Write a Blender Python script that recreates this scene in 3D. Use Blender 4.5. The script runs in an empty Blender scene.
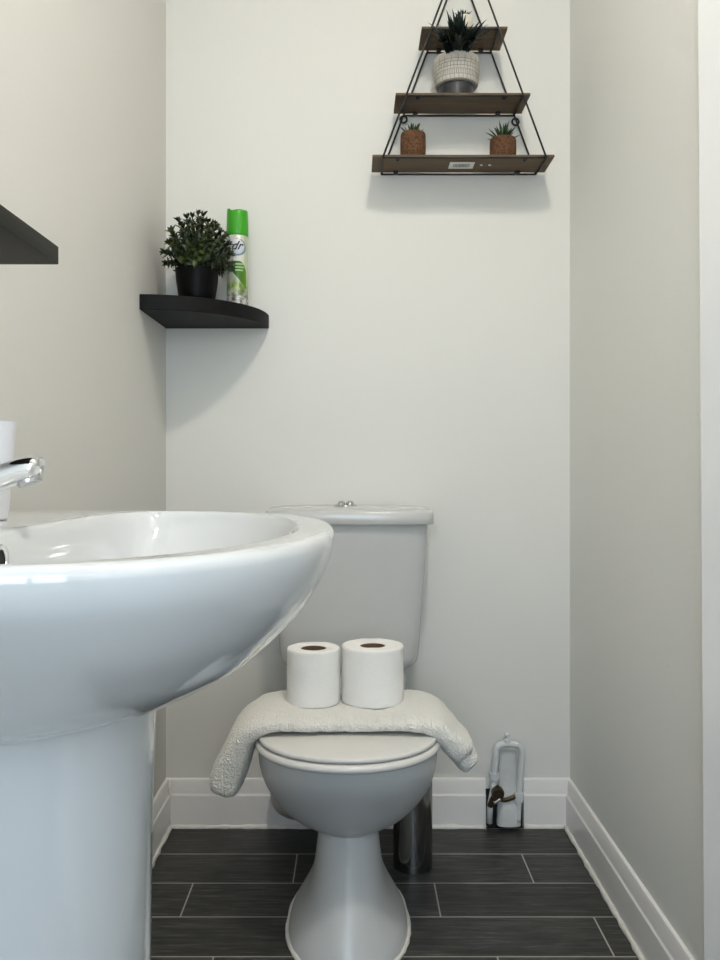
import bpy, bmesh, math, random
from mathutils import Vector, Matrix, noise
R = math.radians
PI = math.pi
C = bpy.context.scene.collection
scene = bpy.context.scene

# ------------------------------------------------------------------ dimensions
XL, XR = -0.482, 0.548          # side walls
YB, YF = 2.117, -0.75           # back wall, wall behind the camera
ZC = 2.76                       # ceiling
CAMZ, F = 0.92, 830.0

# ------------------------------------------------------------------ helpers
def build(name, bm, m, parent=None, smooth=True, kind=None, sharp=None, recalc=True):
    """link a bmesh given in world coordinates as one mesh object; under a parent it is expressed from the parent's origin"""
    if recalc:
        bmesh.ops.recalc_face_normals(bm, faces=bm.faces)
    off = Vector(parent['_o']) if parent is not None else Vector((0, 0, 0))
    if off.length:
        bmesh.ops.translate(bm, verts=bm.verts, vec=-off)
    me = bpy.data.meshes.new(name)
    bm.to_mesh(me); bm.free()
    for p in me.polygons: p.use_smooth = smooth
    if smooth and sharp:
        me.set_sharp_from_angle(angle=R(sharp))
    o = bpy.data.objects.new(name, me); C.objects.link(o)
    ms = m if isinstance(m, (list, tuple)) else [m]
    for x in ms: me.materials.append(x)
    if parent is not None:
        o.parent = parent
        o['_o'] = tuple(off)
    if kind: o['kind'] = kind
    return o

def tag(o, label, cat, group=None):
    o['label'] = label; o['category'] = cat
    if group: o['group'] = group
    return o

def thing(name, label, cat, loc, group=None):
    o = bpy.data.objects.new(name, None); C.objects.link(o)
    o.empty_display_size = 0.05
    o.location = loc; o['_o'] = tuple(loc)
    return tag(o, label, cat, group)

def solo(name, bm, m, label, cat, loc, group=None, smooth=True, sharp=None):
    """a thing that is one mesh, origin at loc"""
    bmesh.ops.recalc_face_normals(bm, faces=bm.faces)
    bmesh.ops.translate(bm, verts=bm.verts, vec=-Vector(loc))
    o = build(name, bm, m, None, smooth, None, sharp, recalc=False)
    o.location = loc
    return tag(o, label, cat, group)

def box(bm, x0, x1, y0, y1, z0, z1, bev=0.0, seg=2, mi=0):
    r = bmesh.ops.create_cube(bm, size=1.0)
    vs = r['verts']
    for v in vs:
        v.co = Vector((x0 + (v.co.x + .5) * (x1 - x0), y0 + (v.co.y + .5) * (y1 - y0), z0 + (v.co.z + .5) * (z1 - z0)))
    es = set()
    for v in vs: es.update(v.link_edges)
    if bev > 0:
        r = bmesh.ops.bevel(bm, geom=list(es), offset=bev, segments=seg, affect='EDGES', profile=0.5)
        if mi:
            for f in r['faces']: f.material_index = mi
    return vs

def loft(bm, rings, cap0=True, cap1=True, closed=True, mi=0):
    vr = [[bm.verts.new(p) for p in ring] for ring in rings]
    n = len(vr[0])
    for a, b in zip(vr, vr[1:]):
        for i in range(n if closed else n - 1):
            j = (i + 1) % n
            f = bm.faces.new((a[i], a[j], b[j], b[i])); f.material_index = mi
    if cap0: bm.faces.new(list(reversed(vr[0]))).material_index = mi
    if cap1: bm.faces.new(vr[-1]).material_index = mi
    return vr

def lathe(bm, prof, cx, cy, n=48, cap0=True, cap1=True, mi=0):
    rings = [[(cx + r * math.cos(2 * PI * i / n), cy + r * math.sin(2 * PI * i / n), z) for i in range(n)] for r, z in prof]
    return loft(bm, rings, cap0, cap1, mi=mi)

def tube(bm, pts, r, n=10, closed=False, caps=True, mi=0):
    pts = [Vector(p) for p in pts]
    m = len(pts)
    rad = r if isinstance(r, (list, tuple)) else [r] * m
    tans = []
    for i in range(m):
        if closed: t = pts[(i + 1) % m] - pts[i - 1]
        else: t = pts[min(i + 1, m - 1)] - pts[max(i - 1, 0)]
        tans.append(t.normalized())
    up = Vector((0, 0, 1)) if abs(tans[0].z) < .9 else Vector((1, 0, 0))
    nrm = (up - tans[0] * up.dot(tans[0])).normalized()
    rings = []
    for i in range(m):
        t = tans[i]
        nrm = (nrm - t * nrm.dot(t)).normalized()
        b = t.cross(nrm)
        rings.append([pts[i] + (nrm * math.cos(2 * PI * k / n) + b * math.sin(2 * PI * k / n)) * rad[i] for k in range(n)])
    if closed: rings.append(rings[0])
    if closed:
        vr = [[bm.verts.new(p) for p in ring] for ring in rings[:-1]]
        for i in range(len(vr)):
            a, c = vr[i], vr[(i + 1) % len(vr)]
            for k in range(n):
                j = (k + 1) % n
                bm.faces.new((a[k], a[j], c[j], c[k])).material_index = mi
    else:
        loft(bm, rings, caps, caps, mi=mi)

def smooth_path(pts, sub=6, closed=False):
    pts = [Vector(p) for p in pts]; out = []
    n = len(pts)
    rng = range(n if closed else n - 1)
    for i in rng:
        p1, p2 = pts[i], pts[(i + 1) % n]
        p0 = pts[i - 1] if (i > 0 or closed) else p1
        p3 = pts[(i + 2) % n] if (i + 2 < n or closed) else p2
        for s in range(sub):
            t = s / sub
            out.append(0.5 * ((2 * p1) + (-p0 + p2) * t + (2 * p0 - 5 * p1 + 4 * p2 - p3) * t * t + (-p0 + 3 * p1 - 3 * p2 + p3) * t ** 3))
    if not closed: out.append(pts[-1])
    return out

def interp(tab, x):
    """piecewise smooth interpolation of rows (x, a, b, ...)"""
    if x <= tab[0][0]: return tab[0][1:]
    for i in range(len(tab) - 1):
        a, b = tab[i], tab[i + 1]
        if x <= b[0]:
            t = (x - a[0]) / (b[0] - a[0])
            p = tab[max(i - 1, 0)]; q = tab[min(i + 2, len(tab) - 1)]
            res = []
            for k in range(1, len(a)):
                h = b[0] - a[0]
                m0 = (b[k] - p[k]) / (b[0] - p[0]) if i > 0 else (b[k] - a[k]) / h
                m1 = (q[k] - a[k]) / (q[0] - a[0]) if i + 2 < len(tab) else (b[k] - a[k]) / h
                res.append((2 * t ** 3 - 3 * t * t + 1) * a[k] + (t ** 3 - 2 * t * t + t) * m0 * h + (-2 * t ** 3 + 3 * t * t) * b[k] + (t ** 3 - t * t) * m1 * h)
            return res
    return tab[-1][1:]

def sup(c, s, n):
    """superellipse unit point"""
    return (math.copysign(abs(c) ** (2 / n), c), math.copysign(abs(s) ** (2 / n), s))

# ------------------------------------------------------------------ materials
class NT:
    def __init__(self, name):
        self.m = bpy.data.materials.new(name); self.m.use_nodes = True
        self.t = self.m.node_tree; self.n = self.t.nodes; self.l = self.t.links
        self.p = self.n['Principled BSDF']
    def new(self, typ, **kw):
        x = self.n.new(typ)
        for k, v in kw.items(): setattr(x, k, v)
        return x
    def put(self, sock, v):
        if hasattr(v, 'is_output') or isinstance(v, bpy.types.NodeSocket): self.l.new(v, sock)
        elif v is not None: sock.default_value = v
    def math(self, op, a, b=None, c=None, clamp=False):
        x = self.new('ShaderNodeMath', operation=op); x.use_clamp = clamp
        for i, v in enumerate((a, b, c)):
            if v is not None: self.put(x.inputs[i], v)
        return x.outputs[0]
    def mix(self, f, a, b):
        x = self.new('ShaderNodeMix', data_type='RGBA')
        self.put(x.inputs[0], f)
        for s, v in ((x.inputs[6], a), (x.inputs[7], b)):
            self.put(s, v if hasattr(v, 'is_output') else (*v, 1) if len(v) == 3 else v)
        return x.outputs[2]
    def obj(self):
        return self.new('ShaderNodeTexCoord').outputs['Object']
    def scaled(self, v, s):
        x = self.new('ShaderNodeMapping'); self.l.new(v, x.inputs[0]); x.inputs['Scale'].default_value = s
        return x.outputs[0]
    def noise(self, v, scale, detail=4, rough=.5, dist=0):
        x = self.new('ShaderNodeTexNoise'); self.l.new(v, x.inputs['Vector'])
        x.inputs['Scale'].default_value = scale; x.inputs['Detail'].default_value = detail
        x.inputs['Roughness'].default_value = rough; x.inputs['Distortion'].default_value = dist
        return x.outputs['Fac']
    def ramp(self, f, stops):
        x = self.new('ShaderNodeValToRGB'); self.l.new(f, x.inputs[0])
        e = x.color_ramp.elements
        while len(e) < len(stops): e.new(.5)
        for el, (p, c) in zip(e, stops): el.position = p; el.color = (*c, 1) if len(c) == 3 else c
        return x.outputs[0]
    def bump(self, h, strength=.3, dist=.001, prev=None):
        x = self.new('ShaderNodeBump'); self.l.new(h, x.inputs['Height'])
        x.inputs['Strength'].default_value = strength; x.inputs['Distance'].default_value = dist
        if prev is not None: self.l.new(prev, x.inputs['Normal'])
        return x.outputs[0]
    def fin(self, col=None, rough=None, metal=None, nrm=None, **kw):
        p = self.p
        if col is not None: self.put(p.inputs['Base Color'], col if hasattr(col, 'is_output') else (*col, 1))
        if rough is not None: self.put(p.inputs['Roughness'], rough)
        if metal is not None: self.put(p.inputs['Metallic'], metal)
        if nrm is not None: self.l.new(nrm, p.inputs['Normal'])
        for k, v in kw.items(): self.put(p.inputs[k], v)
        return self.m

def srgb(r, g, b):
    f = lambda c: ((c / 255 + .055) / 1.055) ** 2.4 if c > 10 else c / 255 / 12.92
    return (f(r), f(g), f(b))

def simple(name, col, rough=.5, metal=0.0, var=.06, scale=40, bump=0.0, bscale=200, **kw):
    t = NT(name); v = t.obj()
    n = t.noise(v, scale)
    c0 = tuple(max(0, c * (1 - var)) for c in col); c1 = tuple(min(1, c * (1 + var)) for c in col)
    c = t.mix(n, c0, c1)
    nr = t.bump(t.noise(v, bscale, 3), bump, .001) if bump else None
    return t.fin(c, rough, metal, nr, **kw)

def wall_mat(name, col, nicks=False):
    t = NT(name); v = t.obj()
    n = t.noise(v, 1.7, 3)
    c = t.mix(n, tuple(x * .985 for x in col), tuple(min(1, x * 1.015) for x in col))
    b1 = t.bump(t.noise(v, 260, 3), .08, .001)
    b2 = t.bump(t.noise(v, 5, 5, .55), .35, .004, b1)
    if nicks:
        # ragged filler along the end of the plaster
        sep = t.new('ShaderNodeSeparateXYZ'); t.l.new(v, sep.inputs[0])
        mask = t.math('MULTIPLY', t.math('SUBTRACT', 1.42, sep.outputs[1]), 8.0, clamp=True)
        rg = t.math('MULTIPLY', t.noise(t.scaled(v, (1, 1.6, .7)), 34, 4, .6, 1.2), mask)
        b2 = t.bump(rg, .5, .004, b2)
    return t.fin(c, .55, 0, b2)

M = {}
M['wall'] = wall_mat('wall_paint', (.745, .74, .70))  # one paint on all walls; this copy toned down against the frontal light
M['wall_lit'] = wall_mat('wall_paint_lit', (.83, .83, .79), True)  # same paint, lightened to put extra light on the right wall
M['wall_left'] = wall_mat('wall_paint_dim', (.70, .685, .645))  # same paint, darkened to put shade on the left wall
M['ceiling'] = wall_mat('ceiling_paint', (.86, .85, .82))
M['trim'] = simple('white_gloss_paint', (.80, .785, .77), .28, 0, .03, 14, .12, 90)
M['door_paint'] = simple('door_gloss_paint', (.82, .82, .81), .25, 0, .03, 9, .2, 60)
M['caulk'] = simple('sealant_white', (.74, .72, .67), .5, 0, .15, 60, .8, 120)
M['ceramic'] = simple('white_vitreous_china', (.60, .615, .62), .07, 0, .01, 5, **{'Coat Weight': .5, 'Coat Roughness': .03})
M['grey_ceramic'] = simple('whisper_grey_china', (.55, .555, .545), .17, 0, .01, 5, **{'Coat Weight': .25, 'Coat Roughness': .14})
M['pan'] = simple('whisper_grey_pan', (.55, .565, .565), .26, 0, .01, 5)
M['seat'] = simple('seat_plastic', (.70, .69, .66), .22, 0, .01, 6)
M['chrome'] = simple('chrome', (.86, .87, .88), .06, 1, .02, 30)
M['dull_chrome'] = simple('dull_chrome', (.55, .56, .56), .22, 1, .08, 30)
M['dark_steel'] = simple('polished_steel', (.30, .30, .295), .12, 1, .06, 20)
M['black_metal'] = simple('black_wire', (.012, .012, .012), .45, 0, .2, 50)
M['black_plastic'] = simple('black_pot_plastic', (.0012, .0012, .0015), .4, 0, .2, 30, **{'Specular IOR Level': .12})
M['soil'] = simple('soil', (.03, .022, .015), .9, 0, .5, 160, 1, 200)
M['grey_plastic'] = simple('grey_pot', (.022, .024, .027), .32, 0, .08, 30)
M['white_plastic'] = simple('white_plastic', (.84, .83, .86), .3, 0, .01, 20)
M['pipe_paint'] = simple('pipe_paint', (.66, .69, .69), .4, 0, .14, 60, .8, 110)
M['pipe_plaster'] = simple('pipe_box_paint', (.60, .62, .61), .5, 0, .12, 40, .6, 70)
M['brass'] = simple('tarnished_brass', (.07, .05, .028), .4, .7, .5, 120, .6, 200)
M['hole_shade'] = simple('recess_shade', (.015, .014, .013), .9)  # near-black painted for the shade inside the overflow and the skirting gap
M['beige_plastic'] = simple('waste_pipe_plastic', (.42, .40, .36), .45, 0, .1, 30)
M['cardboard'] = simple('cardboard', (.17, .10, .055), .85, 0, .2, 60)
M['cream_pot'] = simple('cream_glaze', (.74, .70, .60), .4, 0, .05, 40)
M['barcode_black'] = simple('barcode_ink', (.03, .03, .035), .6)
M['ink'] = simple('label_ink', (.01, .01, .02), .5)

def mk_black_wood(name, a, b, rough):
    t = NT(name); v = t.obj()
    g = t.noise(t.scaled(v, (60, 4, 60)), 3.0, 6, .6, .4)
    c = t.ramp(g, [(.3, a), (.75, b)])
    return t.fin(c, rough, 0, t.bump(g, .25, .001), **{'Specular IOR Level': .2})
M['black_shelf'] = mk_black_wood('black_ash_veneer', (.002, .002, .0022), (.0045, .0045, .005), .6)
M['dark_shelf'] = mk_black_wood('dark_wenge_veneer', (.008, .0076, .006), (.020, .019, .014), .55)

def mk_board():
    t = NT('walnut_ply'); v = t.obj()
    g = t.noise(t.scaled(v, (5, 60, 60)), 2.2, 6, .6, .5)
    c = t.ramp(g, [(.3, (.072, .040, .015)), (.55, (.110, .066, .026)), (.8, (.150, .096, .041))])
    return t.fin(c, .55, 0, t.bump(g, .12, .001))
M['board'] = mk_board()

def mk_cork():
    t = NT('cork'); v = t.obj()
    x = t.new('ShaderNodeTexVoronoi'); t.l.new(v, x.inputs['Vector']); x.inputs['Scale'].default_value = 210
    n = t.noise(v, 150, 5, .6)
    f = t.math('MULTIPLY', t.math('ADD', x.outputs['Distance'], n), .65)
    c = t.ramp(f, [(.2, (.018, .006, .002)), (.45, (.062, .024, .008)), (.8, (.135, .060, .023))])
    return t.fin(c, .85, 0, t.bump(f, .8, .002))
M['cork'] = mk_cork()

def mk_floor():
    t = NT('wood_look_plank_floor'); v = t.obj()
    s = t.new('ShaderNodeSeparateXYZ'); t.l.new(v, s.inputs[0])
    X, Y = s.outputs[0], s.outputs[1]
    W, L = .1367, .5305
    ry = t.math('DIVIDE', t.math('SUBTRACT', 2.0997, Y), W)
    row = t.math('FLOOR', ry); fy = t.math('FRACT', ry)
    ux = t.math('DIVIDE', t.math('ADD', t.math('SUBTRACT', X, .394), t.math('SUBTRACT', t.math('MULTIPLY', t.math('SUBTRACT', row, 1.0), .2195), t.math('MULTIPLY', t.math('LESS_THAN', row, .5), -.053))), L)
    col = t.math('FLOOR', ux); fx = t.math('FRACT', ux)
    dy = t.math('MULTIPLY', t.math('MINIMUM', fy, t.math('SUBTRACT', 1.0, fy)), W)
    dx = t.math('MULTIPLY', t.math('MINIMUM', fx, t.math('SUBTRACT', 1.0, fx)), L)
    d = t.math('MINIMUM', dx, dy)
    groove = t.math('LESS_THAN', d, .0015)
    cv = t.new('ShaderNodeCombineXYZ'); t.put(cv.inputs[0], row); t.put(cv.inputs[1], col)
    wn = t.new('ShaderNodeTexWhiteNoise', noise_dimensions='2D'); t.l.new(cv.outputs[0], wn.inputs['Vector'])
    off = t.new('ShaderNodeVectorMath', operation='MULTIPLY_ADD')
    t.l.new(wn.outputs['Color'], off.inputs[0]); off.inputs[1].default_value = (7, 7, 7); t.l.new(v, off.inputs[2])
    g1 = t.noise(t.scaled(off.outputs[0], (4.5, 60, 1)), 2.0, 7, .65, .5)
    g2 = t.noise(t.scaled(off.outputs[0], (14, 170, 1)), 2.0, 4, .6, .2)
    g = t.math('ADD', t.math('MULTIPLY', g1, .7), t.math('MULTIPLY', g2, .3))
    c = t.ramp(g, [(.34, (.008, .008, .0074)), (.46, (.023, .023, .021)), (.57, (.050, .049, .045)), (.69, (.13, .128, .118))])
    br = t.math('ADD', .8, t.math('MULTIPLY', wn.outputs['Value'], .4))
    mul = t.new('ShaderNodeVectorMath', operation='SCALE'); t.l.new(c, mul.inputs[0]); t.l.new(br, mul.inputs['Scale'])
    c2 = t.mix(groove, mul.outputs[0], (.40, .39, .36))
    return t.fin(c2, .48, 0, t.bump(g, .15, .001))
M['floor'] = mk_floor()

def mk_terry():
    t = NT('terry_cotton'); v = t.obj()
    n1 = t.noise(v, 420, 3, .6); n2 = t.noise(v, 90, 4, .6)
    w = t.new('ShaderNodeTexVoronoi'); t.l.new(v, w.inputs['Vector']); w.inputs['Scale'].default_value = 260
    h = t.math('ADD', t.math('ADD', n1, n2), w.outputs['Distance'])
    sx = t.new('ShaderNodeSeparateXYZ'); t.l.new(v, sx.inputs[0])      # woven ribs across the towel, one every 2.45 cm
    rib = t.math('ABSOLUTE', t.math('SUBTRACT', t.math('FRACT', t.math('DIVIDE', sx.outputs[0], .0245)), .5))
    rib = t.math('DIVIDE', rib, .09, clamp=True)
    h = t.math('ADD', h, t.math('MULTIPLY', t.math('MULTIPLY', rib, t.math('DIVIDE', t.math('SUBTRACT', -.070, sx.outputs[1]), .015, clamp=True)), .6))
    c = t.mix(n2, (.84, .82, .755), (.90, .885, .83))
    return t.fin(c, .95, 0, t.bump(h, .9, .003), **{'Sheen Weight': .25})
M['terry'] = mk_terry()

def mk_paper():
    t = NT('toilet_tissue'); v = t.obj()
    n = t.noise(t.scaled(v, (1, 1, 1.6)), 130, 3, .6, .6)
    c = t.mix(n, (.83, .82, .79), (.88, .875, .85))
    return t.fin(c, .9, 0, t.bump(n, .5, .002))
M['paper'] = mk_paper()

def mk_leaf(name, a, b, c_, rough=.45):
    t = NT(name); v = t.obj()
    g = t.new('ShaderNodeNewGeometry')
    n = t.noise(v, 60, 3)
    f = t.math('ADD', t.math('MULTIPLY', g.outputs['Random Per Island'], .6), t.math('MULTIPLY', n, .4))
    c = t.ramp(f, [(.15, a), (.5, b), (.85, c_)])
    return t.fin(c, rough)
M['bush_leaf'] = mk_leaf('box_leaf', (.006, .013, .005), (.020, .036, .010), (.085, .11, .026), .4)
M['blade_leaf'] = mk_leaf('dark_blade_leaf', (.006, .010, .008), (.011, .018, .014), (.022, .033, .025), .4)
M['aloe_leaf'] = mk_leaf('aloe_leaf', (.010, .026, .010), (.028, .062, .016), (.075, .12, .030), .4)

def mk_tribal():
    """white plaster sleeve with incised rows of short strokes and brick lines"""
    t = NT('incised_plaster'); v = t.obj()
    s = t.new('ShaderNodeSeparateXYZ'); t.l.new(v, s.inputs[0])
    a = t.math('DIVIDE', t.math('ARCTAN2', s.outputs[0], t.math('MULTIPLY', s.outputs[1], -1.0)), 2 * PI)
    z = s.outputs[2]
    def lines(freq, off, wid):
        fr = t.math('FRACT', t.math('ADD', t.math('MULTIPLY', a, freq), off))
        return t.math('LESS_THAN', fr, wid)
    def band(z0, z1):
        return t.math('MULTIPLY', t.math('GREATER_THAN', z, z0), t.math('LESS_THAN', z, z1))
    zb = .0345
    acc = None
    def add(x):
        nonlocal acc
        acc = x if acc is None else t.math('MAXIMUM', acc, x)
    add(t.math('MULTIPLY', band(zb + .002, zb + .011), lines(32, .1, .10)))
    add(t.math('MULTIPLY', band(zb + .013, zb + .0225), lines(64, .3, .28)))
    add(t.math('MULTIPLY', band(zb + .0245, zb + .041), lines(42, .6, .13)))
    add(t.math('MULTIPLY', band(zb + .041, zb + .056), lines(21, .2, .09)))
    for h in (.0015, .012, .0235, .0315, .0410, .0485): add(band(zb + h - .0006, zb + h + .0006))
    n = t.noise(v, 120, 4)
    base = t.mix(n, (.50, .47, .41), (.64, .61, .54))
    c = t.mix(t.math('MULTIPLY', acc, .8), base, (.12, .09, .07))
    return t.fin(c, .8, 0, t.bump(t.math('SUBTRACT', n, acc), .5, .001))
M['tribal'] = mk_tribal()

def mk_can():
    """printed aerosol: cream top, pale blue oval, green panel, flower picture; u = degrees round the front / 90, v = height"""
    t = NT('printed_can'); v = t.obj()
    s = t.new('ShaderNodeSeparateXYZ'); t.l.new(v, s.inputs[0])
    # facing the camera: straight ahead = direction (0.142, -0.99)
    a = t.math('SUBTRACT', t.math('ARCTAN2', s.outputs[0], t.math('MULTIPLY', s.outputs[1], -1.0)), .142)
    u = t.math('MULTIPLY', a, .0265); z = s.outputs[2]
    def ell(cx, cz, rx, rz):
        e = t.math('ADD', t.math('POWER', t.math('DIVIDE', t.math('SUBTRACT', u, cx), rx), 2.0), t.math('POWER', t.math('DIVIDE', t.math('SUBTRACT', z, cz), rz), 2.0))
        return e
    n = t.noise(v, 60, 4)
    base = t.mix(n, (.60, .62, .55), (.68, .70, .64))
    base = t.mix(t.math('MULTIPLY', t.math('GREATER_THAN', u, .017), .6), base, (.42, .50, .28))
    # flower picture at the bottom
    grad = t.math('DIVIDE', t.math('SUBTRACT', z, .025), .05, clamp=True)
    pic = t.ramp(t.noise(v, 85, 4, .6, .8), [(.35, (.05, .09, .02)), (.5, (.42, .40, .36)), (.62, (.75, .70, .70))])
    gl = t.ramp(t.noise(t.scaled(v, (1, 1, .5)), 70, 3), [(.4, (.14, .24, .03)), (.55, (.42, .50, .20)), (.7, (.20, .33, .04))])
    pic = t.mix(t.math('DIVIDE', t.math('SUBTRACT', z, .032), .022, clamp=True), pic, gl)
    base = t.mix(t.math('SUBTRACT', 1.0, t.math('DIVIDE', t.math('SUBTRACT', z, .055), .035, clamp=True)), base, pic)
    # green leaf shaped panel: under an arc, above a falling curve
    top = t.math('SUBTRACT', .1165, t.math('MULTIPLY', t.math('POWER', t.math('MAXIMUM', t.math('SUBTRACT', u, .004), 0.0), 2.0), 60.0))
    low = t.math('ADD', .096, t.math('MULTIPLY', t.math('ADD', u, .018), -1.15))
    inp = t.math('MULTIPLY', t.math('MULTIPLY', t.math('LESS_THAN', z, top), t.math('GREATER_THAN', z, low)), t.math('LESS_THAN', u, .0235))
    gc = t.mix(t.math('DIVIDE', t.math('ADD', u, .02), .04, clamp=True), (.012, .05, .008), (.09, .25, .01))
    base = t.mix(inp, base, gc)
    # three pale lines of small print
    for zz in (.109, .1015, .094):
        ln = t.math('MULTIPLY', t.math('LESS_THAN', t.math('ABSOLUTE', t.math('SUBTRACT', z, zz)), .0019),
                    t.math('MULTIPLY', t.math('GREATER_THAN', u, -.006), t.math('LESS_THAN', u, .014 if zz != .1015 else .017)))
        base = t.mix(t.math('MULTIPLY', ln, .75), base, (.42, .62, .34))
    e = ell(-.001, .150, .0235, .021)
    base = t.mix(t.math('LESS_THAN', e, 1.0), base, (.16, .23, .33))
    base = t.mix(t.math('LESS_THAN', ell(-.003, .1515, .0215, .0185), 1.0), base, t.mix(t.math('DIVIDE', t.math('SUBTRACT', z, .133), .035, clamp=True), (.42, .48, .56), (.70, .71, .74)))
    return t.fin(base, .3, .15)
M['can'] = mk_can()
M['can_cap'] = simple('green_cap', (.045, .37, .012), .35, 0, .05, 30)

def mk_glass():
    t = NT('window_pane')
    tr = t.new('ShaderNodeBsdfTransparent'); gl = t.new('ShaderNodeBsdfGlossy'); gl.inputs['Roughness'].default_value = .02
    mx = t.new('ShaderNodeMixShader'); mx.inputs[0].default_value = .06
    t.l.new(tr.outputs[0], mx.inputs[1]); t.l.new(gl.outputs[0], mx.inputs[2])
    t.l.new(mx.outputs[0], t.n['Material Output'].inputs['Surface'])
    return t.m
M['glass'] = mk_glass()
def mk_lamp(strength):
    t = NT('lamp_diffuser')
    return t.fin((.9, .88, .84), .5, 0, None, **{'Emission Color': (1, .93, .83, 1), 'Emission Strength': strength})
M['lamp'] = mk_lamp(106.0)

# ------------------------------------------------------------------ the room
T = .08
bm = bmesh.new(); box(bm, XL - T, XR + T, YF - T, YB + T, -T, 0); build('floor', bm, M['floor'], kind='structure', smooth=False)
bm = bmesh.new(); box(bm, XL - T, XR + T, YF - T, YB + T, ZC, ZC + T); build('ceiling', bm, M['ceiling'], kind='structure', smooth=False)
bm = bmesh.new(); box(bm, XL - T, XR + T, YB, YB + T, 0, ZC); build('wall_back', bm, M['wall'], kind='structure', smooth=False)
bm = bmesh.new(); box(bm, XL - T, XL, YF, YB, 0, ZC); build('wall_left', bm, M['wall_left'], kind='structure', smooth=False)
# right wall with a door opening towards the camera
DY0, DY1, DZ = .40, 1.198, 2.02
bm = bmesh.new()
box(bm, XR, XR + T, DY1, YB, 0, ZC); box(bm, XR, XR + T, YF, DY0, 0, ZC); box(bm, XR, XR + T, DY0, DY1, DZ, ZC)
# a raised plaster seam and a nick in the paint
rw_ = random.Random(6)
tube(bm, [(XR + .0004, 1.44 + .02 * i, .691 + rw_.uniform(-.0012, .0012)) for i in range(26)], [.0004] + [.0008 * rw_.uniform(.3, 1.2) for _ in range(24)] + [.0004], 8)
tube(bm, [(XR + .0005, 1.450, .575), (XR - .0006, 1.453, .571), (XR + .0005, 1.456, .566)], [.0006, .0018, .0006], 8)
build('wall_right', bm, M['wall_lit'], kind='structure', smooth=False)
# wall behind the camera with a window
WX0, WX1, WZ0, WZ1 = -.40, .40, .58, 1.95
bm = bmesh.new()
box(bm, XL - T, WX0, YF - T, YF, 0, ZC); box(bm, WX1, XR + T, YF - T, YF, 0, ZC)
box(bm, WX0, WX1, YF - T, YF, 0, WZ0); box(bm, WX0, WX1, YF - T, YF, WZ1, ZC)
build('wall_front', bm, M['wall'], kind='structure', smooth=False)
win = bpy.data.objects.new('window_1', None); C.objects.link(win); win['kind'] = 'structure'
win.location = (0, YF, WZ0); win['_o'] = (0, YF, WZ0)
bm = bmesh.new()
fy0, fy1, fw = YF - .06, YF - .01, .05
box(bm, WX0, WX0 + fw, fy0, fy1, WZ0, WZ1, .006); box(bm, WX1 - fw, WX1, fy0, fy1, WZ0, WZ1, .006)
box(bm, WX0 + fw, WX1 - fw, fy0, fy1, WZ0, WZ0 + fw, .006); box(bm, WX0 + fw, WX1 - fw, fy0, fy1, WZ1 - fw, WZ1, .006)
xm = (WX0 + WX1) / 2
box(bm, xm - .025, xm + .025, fy0 + .005, fy1 - .005, WZ0 + fw, WZ1 - fw, .004)
build('window_frame', bm, M['door_paint'], win, sharp=40)
bm = bmesh.new(); box(bm, WX0 + fw - .005, WX1 - fw + .005, YF - .038, YF - .034, WZ0 + fw - .005, WZ1 - fw + .005)
build('window_pane', bm, M['glass'], win, smooth=False)
bm = bmesh.new(); box(bm, WX0 - .03, WX1 + .03, YF - .01, YF + .07, WZ0 - .03, WZ0, .008)
build('window_sill', bm, M['door_paint'], win, sharp=40)

# door and its frame on the right
bm = bmesh.new()
def arch(y0, y1, z0, z1):
    box(bm, XR - .017, XR, y0, y1, z0, z1, .004, 3)
arch(DY0 - .07, DY0 + .003, 0, DZ + .07); arch(DY0 + .003, 1.195, DZ, DZ + .07)
def slant(y0, d, b0, b1):      # far edge a little out of plumb; face tapered to catch more window light
    pts = []
    for z, yf in ((0, b0), (DZ + .07, b1)):
        pts.append([(XR, y0, z), (XR - .006, y0, z), (XR - d, yf - .002, z), (XR - d + .002, yf, z), (XR, yf, z)])
    loft(bm, pts)
slant(1.195, .026, 1.240, 1.272)
build('trim_1', bm, M['door_paint'], kind='structure', sharp=35)
bm = bmesh.new()
box(bm, XR + .002, XR + .078, DY0, DY0 + .025, 0, DZ); box(bm, XR + .002, XR + .078, DY1 - .025, DY1, 0, DZ); box(bm, XR + .002, XR + .078, DY0, DY1, DZ - .025, DZ)
build('trim_2', bm, M['door_paint'], kind='structure', smooth=False)
door = bpy.data.objects.new('door_1', None); C.objects.link(door); door['kind'] = 'structure'
door.location = (XR + .04, DY0 + .027, 0); door['_o'] = tuple(door.location)
bm = bmesh.new(); box(bm, XR + .022, XR + .062, DY0 + .027, DY1 - .027, .006, DZ - .028, .003)
build('door_leaf', bm, M['door_paint'], door, sharp=40)
bm = bmesh.new()
lathe(bm, [(.025, 0), (.025, .008), (.010, .010), (.010, .045)], 0, 0, 24)
bmesh.ops.rotate(bm, verts=bm.verts, cent=(0, 0, 0), matrix=Matrix.Rotation(-PI / 2, 3, 'Y'))
tube(bm, [(-.042, 0, 0), (-.045, .02, 0), (-.045, .11, 0)], .009, 12)
bmesh.ops.translate(bm, verts=bm.verts, vec=(XR + .022, DY0 + .09, 1.0))
build('door_handle', bm, M['chrome'], door, sharp=40)

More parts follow.
